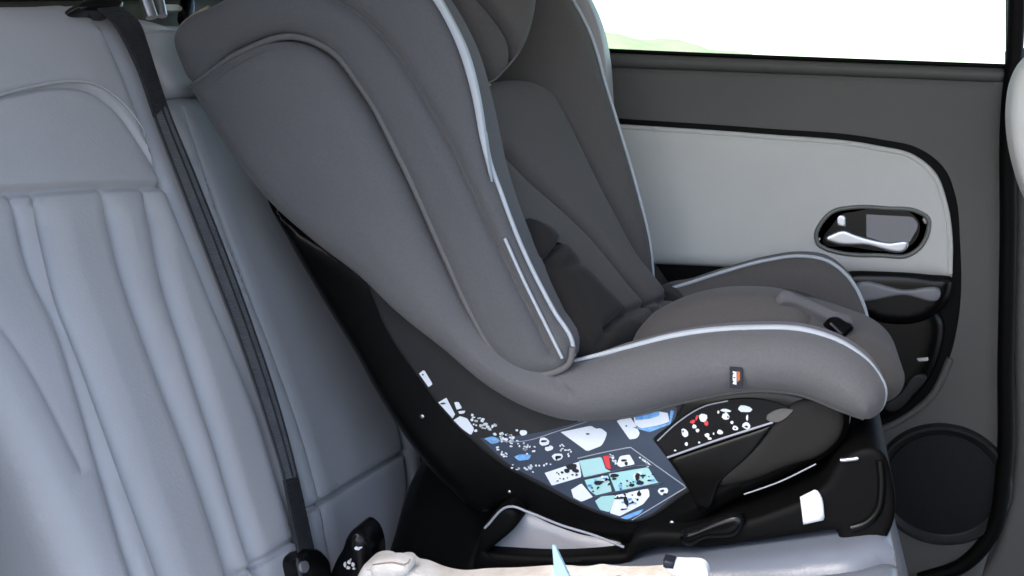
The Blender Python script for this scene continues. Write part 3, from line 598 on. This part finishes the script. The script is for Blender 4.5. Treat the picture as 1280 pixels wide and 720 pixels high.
ins, _ = panel('light_insert', DF, [(600, 142), (775, 155), (950, 167), (1098, 182), (1142, 193), (1170, 216), (1184, 252), (1191, 300), (1190, 347, 1), (1000, 338), (815, 330), (600, 325)], M['door_light'], door, off=.010, thick=.004, puff=.018, er=.022, res=.007)
panel('sill_roll', DF, [(300, 56, 1), (760, 66, 1), (1000, 76), (1256, 87, 1), (1256, 103, 1), (1000, 93), (760, 84, 1), (300, 72, 1)], M['door'], door, off=.008, thick=.004, puff=.012, er=.012, res=.007)
tube_on('insert_lip', DF, [(600, 146), (775, 158.5), (950, 170.5), (1096, 185.5), (1139, 196), (1166, 219), (1180, 253), (1187, 300), (1187, 342)], .0215, .0038, M['door_light'], ins)
# arm rest and the highlight on its pull
panel('armrest', DF, [(1040, 346), (1060, 338), (1100, 336), (1160, 341), (1192, 350), (1190, 366), (1178, 386), (1060, 382)], M['black'], door, off=.014, thick=.01, puff=.014, er=.014, res=.005)
panel('pull_highlight', DF, [(1068, 360), (1130, 362), (1176, 366), (1175, 371), (1130, 369), (1068, 367)], M['plate'], door, off=.028, thick=.01, puff=.004, er=.004, res=.004)  # grey strip painting the highlight along the black pull
panel('door_pocket', DF, [(1060, 400), (1180, 400), (1176, 440), (1150, 490), (1100, 525), (1060, 520)], M['black'], door, off=.010, thick=.006, puff=.01, er=.02, res=.008)
tube_on('pocket_edge', DF, [(1188, 448), (1165, 494), (1128, 524), (1088, 542)], .012, .005, M['door'], door)
panel('pocket_lip', DF, [(1146, 448, 1), (1160, 447, 1), (1161, 451, 1), (1148, 452, 1)], M['door_light'], door, off=.022, thick=.004, puff=.001, er=.002, res=.003)
panel('pocket_liner', DF, [(1105, 512), (1125, 492), (1146, 468), (1156, 468), (1140, 495), (1118, 514)], M['shell'], door, off=.022, thick=.004, puff=.002, er=.003, res=.004)
M['bezel'] = mat('handle_bezel', (.012, .012, .012), .25, .5, var=.05); M['rim'] = mat('handle_rim', (.13, .135, .125), .3, .5)
# inner handle
hb_, _ = panel('handle_bezel', DF, [(1017, 300), (1021, 281), (1038, 262), (1062, 256), (1110, 257), (1150, 262), (1163, 272), (1163, 290), (1152, 312), (1138, 321), (1100, 322), (1050, 319), (1026, 313)], M['bezel'], door, off=.024, thick=.012, puff=.004, er=.006, res=.003)
tube_on('handle_rim', DF, [(1034, 312), (1022, 304), (1020, 294), (1027, 278), (1042, 264), (1064, 259.5), (1110, 260.5), (1148, 265), (1160, 273), (1160, 289), (1150, 309), (1138, 318), (1100, 319), (1050, 316), (1034, 312)], .029, .0032, M['rim'], hb_)
panel('handle_recess', DF, [(1029, 302), (1040, 282), (1052, 268), (1066, 265), (1142, 269), (1148, 276), (1140, 305), (1132, 309), (1060, 308)], M['gloss'], hb_, off=.0285, thick=.003, res=.003)
panel('recess_plate', DF, [(1083, 268, 1), (1140, 271, 1), (1146, 277), (1137, 303, 1), (1110, 303), (1083, 296, 1)], M['plate'], hb_, off=.0292, thick=.002, res=.004)
panel('lever', DF, [(1032, 300), (1043, 291), (1056, 288), (1066, 292), (1085, 298), (1110, 303), (1136, 305), (1135, 309), (1080, 307), (1040, 304)], M['chrome'], hb_, off=.032, thick=.003, puff=.002, er=.004, res=.002)
panel('lever', DF, [(1046, 272, 1), (1050, 269), (1057, 270, 1), (1057, 284, 1), (1046, 282, 1)], M['chrome'], hb_, off=.031, thick=.003, puff=.001, er=.002, res=.002)
# speaker: recessed ring and grille built as a lathe
def lathe(name, fr, x, y, prof_, m, parent, ns=72):
    u, v = fr.uv(x, y); V = []; F = []
    for r_, h in prof_:
        for k in range(ns):
            an = 2*math.pi*k/ns; V.append(fr.w([u + r_*math.cos(an)], [v + r_*math.sin(an)], [h])[0])
    for i in range(len(prof_)-1):
        for k in range(ns): k2 = (k+1) % ns; F.append([i*ns+k2, i*ns+k, (i+1)*ns+k, (i+1)*ns+k2][::-1])
    F.append([(len(prof_)-1)*ns+k for k in range(ns)])
    return build(name, V, F, m, parent, sharp=35)
sp_, = [lathe('speaker', DF, 1176, 603, [(.093, .004), (.093, .010), (.089, .016), (.085, .016), (.079, .010), (.076, .008)], M['shell'], door)]
M['grille'] = mat('speaker_grille', (0.012, 0.012, 0.013), .6, .2, bump=.5, bscale=900, kind='leather')
lathe('speaker_grille', DF, 1176, 603, [(.077, .008), (.076, .011), (.05, .014), (.02, .016)], M['grille'], sp_)
tube_on('trim_groove', DF, [(1090, 700), (1160, 700), (1200, 696), (1232, 672), (1246, 640)], .006, .0016, M['shell'], door)
tube_on('weather_seal', DF, [(1272, -60), (1267, 80), (1262, 130), (1260, 300), (1257, 450), (1253, 600), (1240, 665), (1205, 705), (1150, 725)], .012, .0105, M['rubber'], door)
tube_on('window_seal', DF, [(700, 60), (760, 63), (1000, 73), (1266, 83)], .008, .003, M['rubber'], door)
panel('window_frame', DF, [(1262, -120, 1), (1276, -120, 1), (1270, 84, 1), (1262, 84, 1)], M['rubber'], door, off=.006, thick=.03, res=.01)
panel('window_glass', DF, [(420, -160, 1), (1264, -160, 1), (1264, 90, 1), (420, 60, 1)], M['glass'], door, off=-.02, thick=.004, res=.05)
# pillar and front seat edge at the far right
pil, _ = panel('door_pillar', side(.52), [(1266, 60, 1), (1300, 60, 1), (1300, 760, 1), (1180, 760, 1), (1236, 700), (1256, 640), (1266, 400)], M['door'], None, off=0, thick=.06, puff=.01, er=.012, res=.012)
tag(pil, 'dark grey door pillar trim at the right edge of the photo', 'pillar')
fs = thing('front_seat', P(1330, 600, .1) * [1, 1, 0] + [0, 0, .3], 'pale cloth front seat shoulder peeking in at the right edge', 'car seat')
panel('seat_shoulder', side(.30), [(1300, 60), (1280, 76), (1268, 100), (1263, 130), (1264, 170), (1272, 210), (1284, 245), (1330, 300), (1400, 200), (1380, 60)], M['cloth_light'], fs, off=0, thick=.03, puff=.015, er=.03, res=.008)
xr = P(1285, 700, .26)[0] + .02
box('unseen_backrest', (xr, -.42, .45), (xr + .16, .26, 1.12), M['fabric_pad'], fs, bev=.05, seg=5)  # unseen seat back, added to shade the lower door
box('seat_cushion', (.13, -.54, .3), (.62, -.05, .61), M['fabric_pad'], fs, bev=.05, seg=5)  # unseen cushion box, added to keep light off the lower door

# ------------------------------------------------------------------ luggage bay behind the bench, top left
shf = thing('luggage_cover', BK.hit(200, 10, -.3), 'olive dark luggage cover and rails behind the top of the rear bench', 'luggage cover')
LF = Frame(BK.hit(200, 10, -.16), NB)
panel('cover_panel', LF, [(-500, -160, 1), (360, -160, 1), (360, 60, 1), (-500, 60, 1)], M['green_brown'], shf, thick=.02, puff=.01, er=.02, res=.03, wrinkle=.004, wscale=20)
tube('cover_rail', [LF.hit(-500, -2, .03), LF.hit(330, -6, .03)], .006, M['black'], shf, ns=14)
panel('lit_strip', LF, [(204, 5, 1), (224, 6, 1), (230, 14, 1), (206, 14, 1)], M['cloth_light'], shf, off=.03, thick=.01, puff=.002, er=.003, res=.004)  # pale patch standing for a lit bit of rear window
panel('cover_catch', LF, [(236, -10, 1), (242, 2), (242, 22, 1), (236, 30, 1), (231, 20, 1)], M['black'], shf, off=.04, thick=.015, puff=.003, er=.004, res=.004)
for a, b, r_ in (((178, -14), (190, 22), .0075), ((196, -14), (203, 20), .006)):
    po = tube('headrest_post', [BK.hit(*a, -.03), BK.hit(*b, -.03)], r_, M['chrome'], bench, ns=14)

# ------------------------------------------------------------------ hillside outside the window
def hill():
    V = []; F = []; n = 60; c = P(490, 165, 90.0)
    for i in range(n + 1):
        for j in range(n + 1):
            x = c[0] + (i / n - .5) * 190; y = c[1] + (j / n) * 120 - 10
            e = math.exp(-((i / n - .5) * 3.2) ** 2) * math.sin(min(1, j / n * 1.3) * math.pi / 2) ** 2
            V.append((x, y, .02 + 18.5 * e * (1 + .03 * math.sin(x * .5 + y * .2)) + .25 * random.random() * e))
    for i in range(n):
        for j in range(n): k = i * (n + 1) + j; F.append((k, k + n + 1, k + n + 2, k + 1))
    return build('hill', V, F, M['hazy_meadow'])
M['hazy_meadow'] = mat('hazy_meadow', (0.26, 0.33, 0.22), .95, .1, vscale=.3, col2=(0.32, 0.37, 0.27))  # greens paled, distant haze put into the colour
struct(hill())
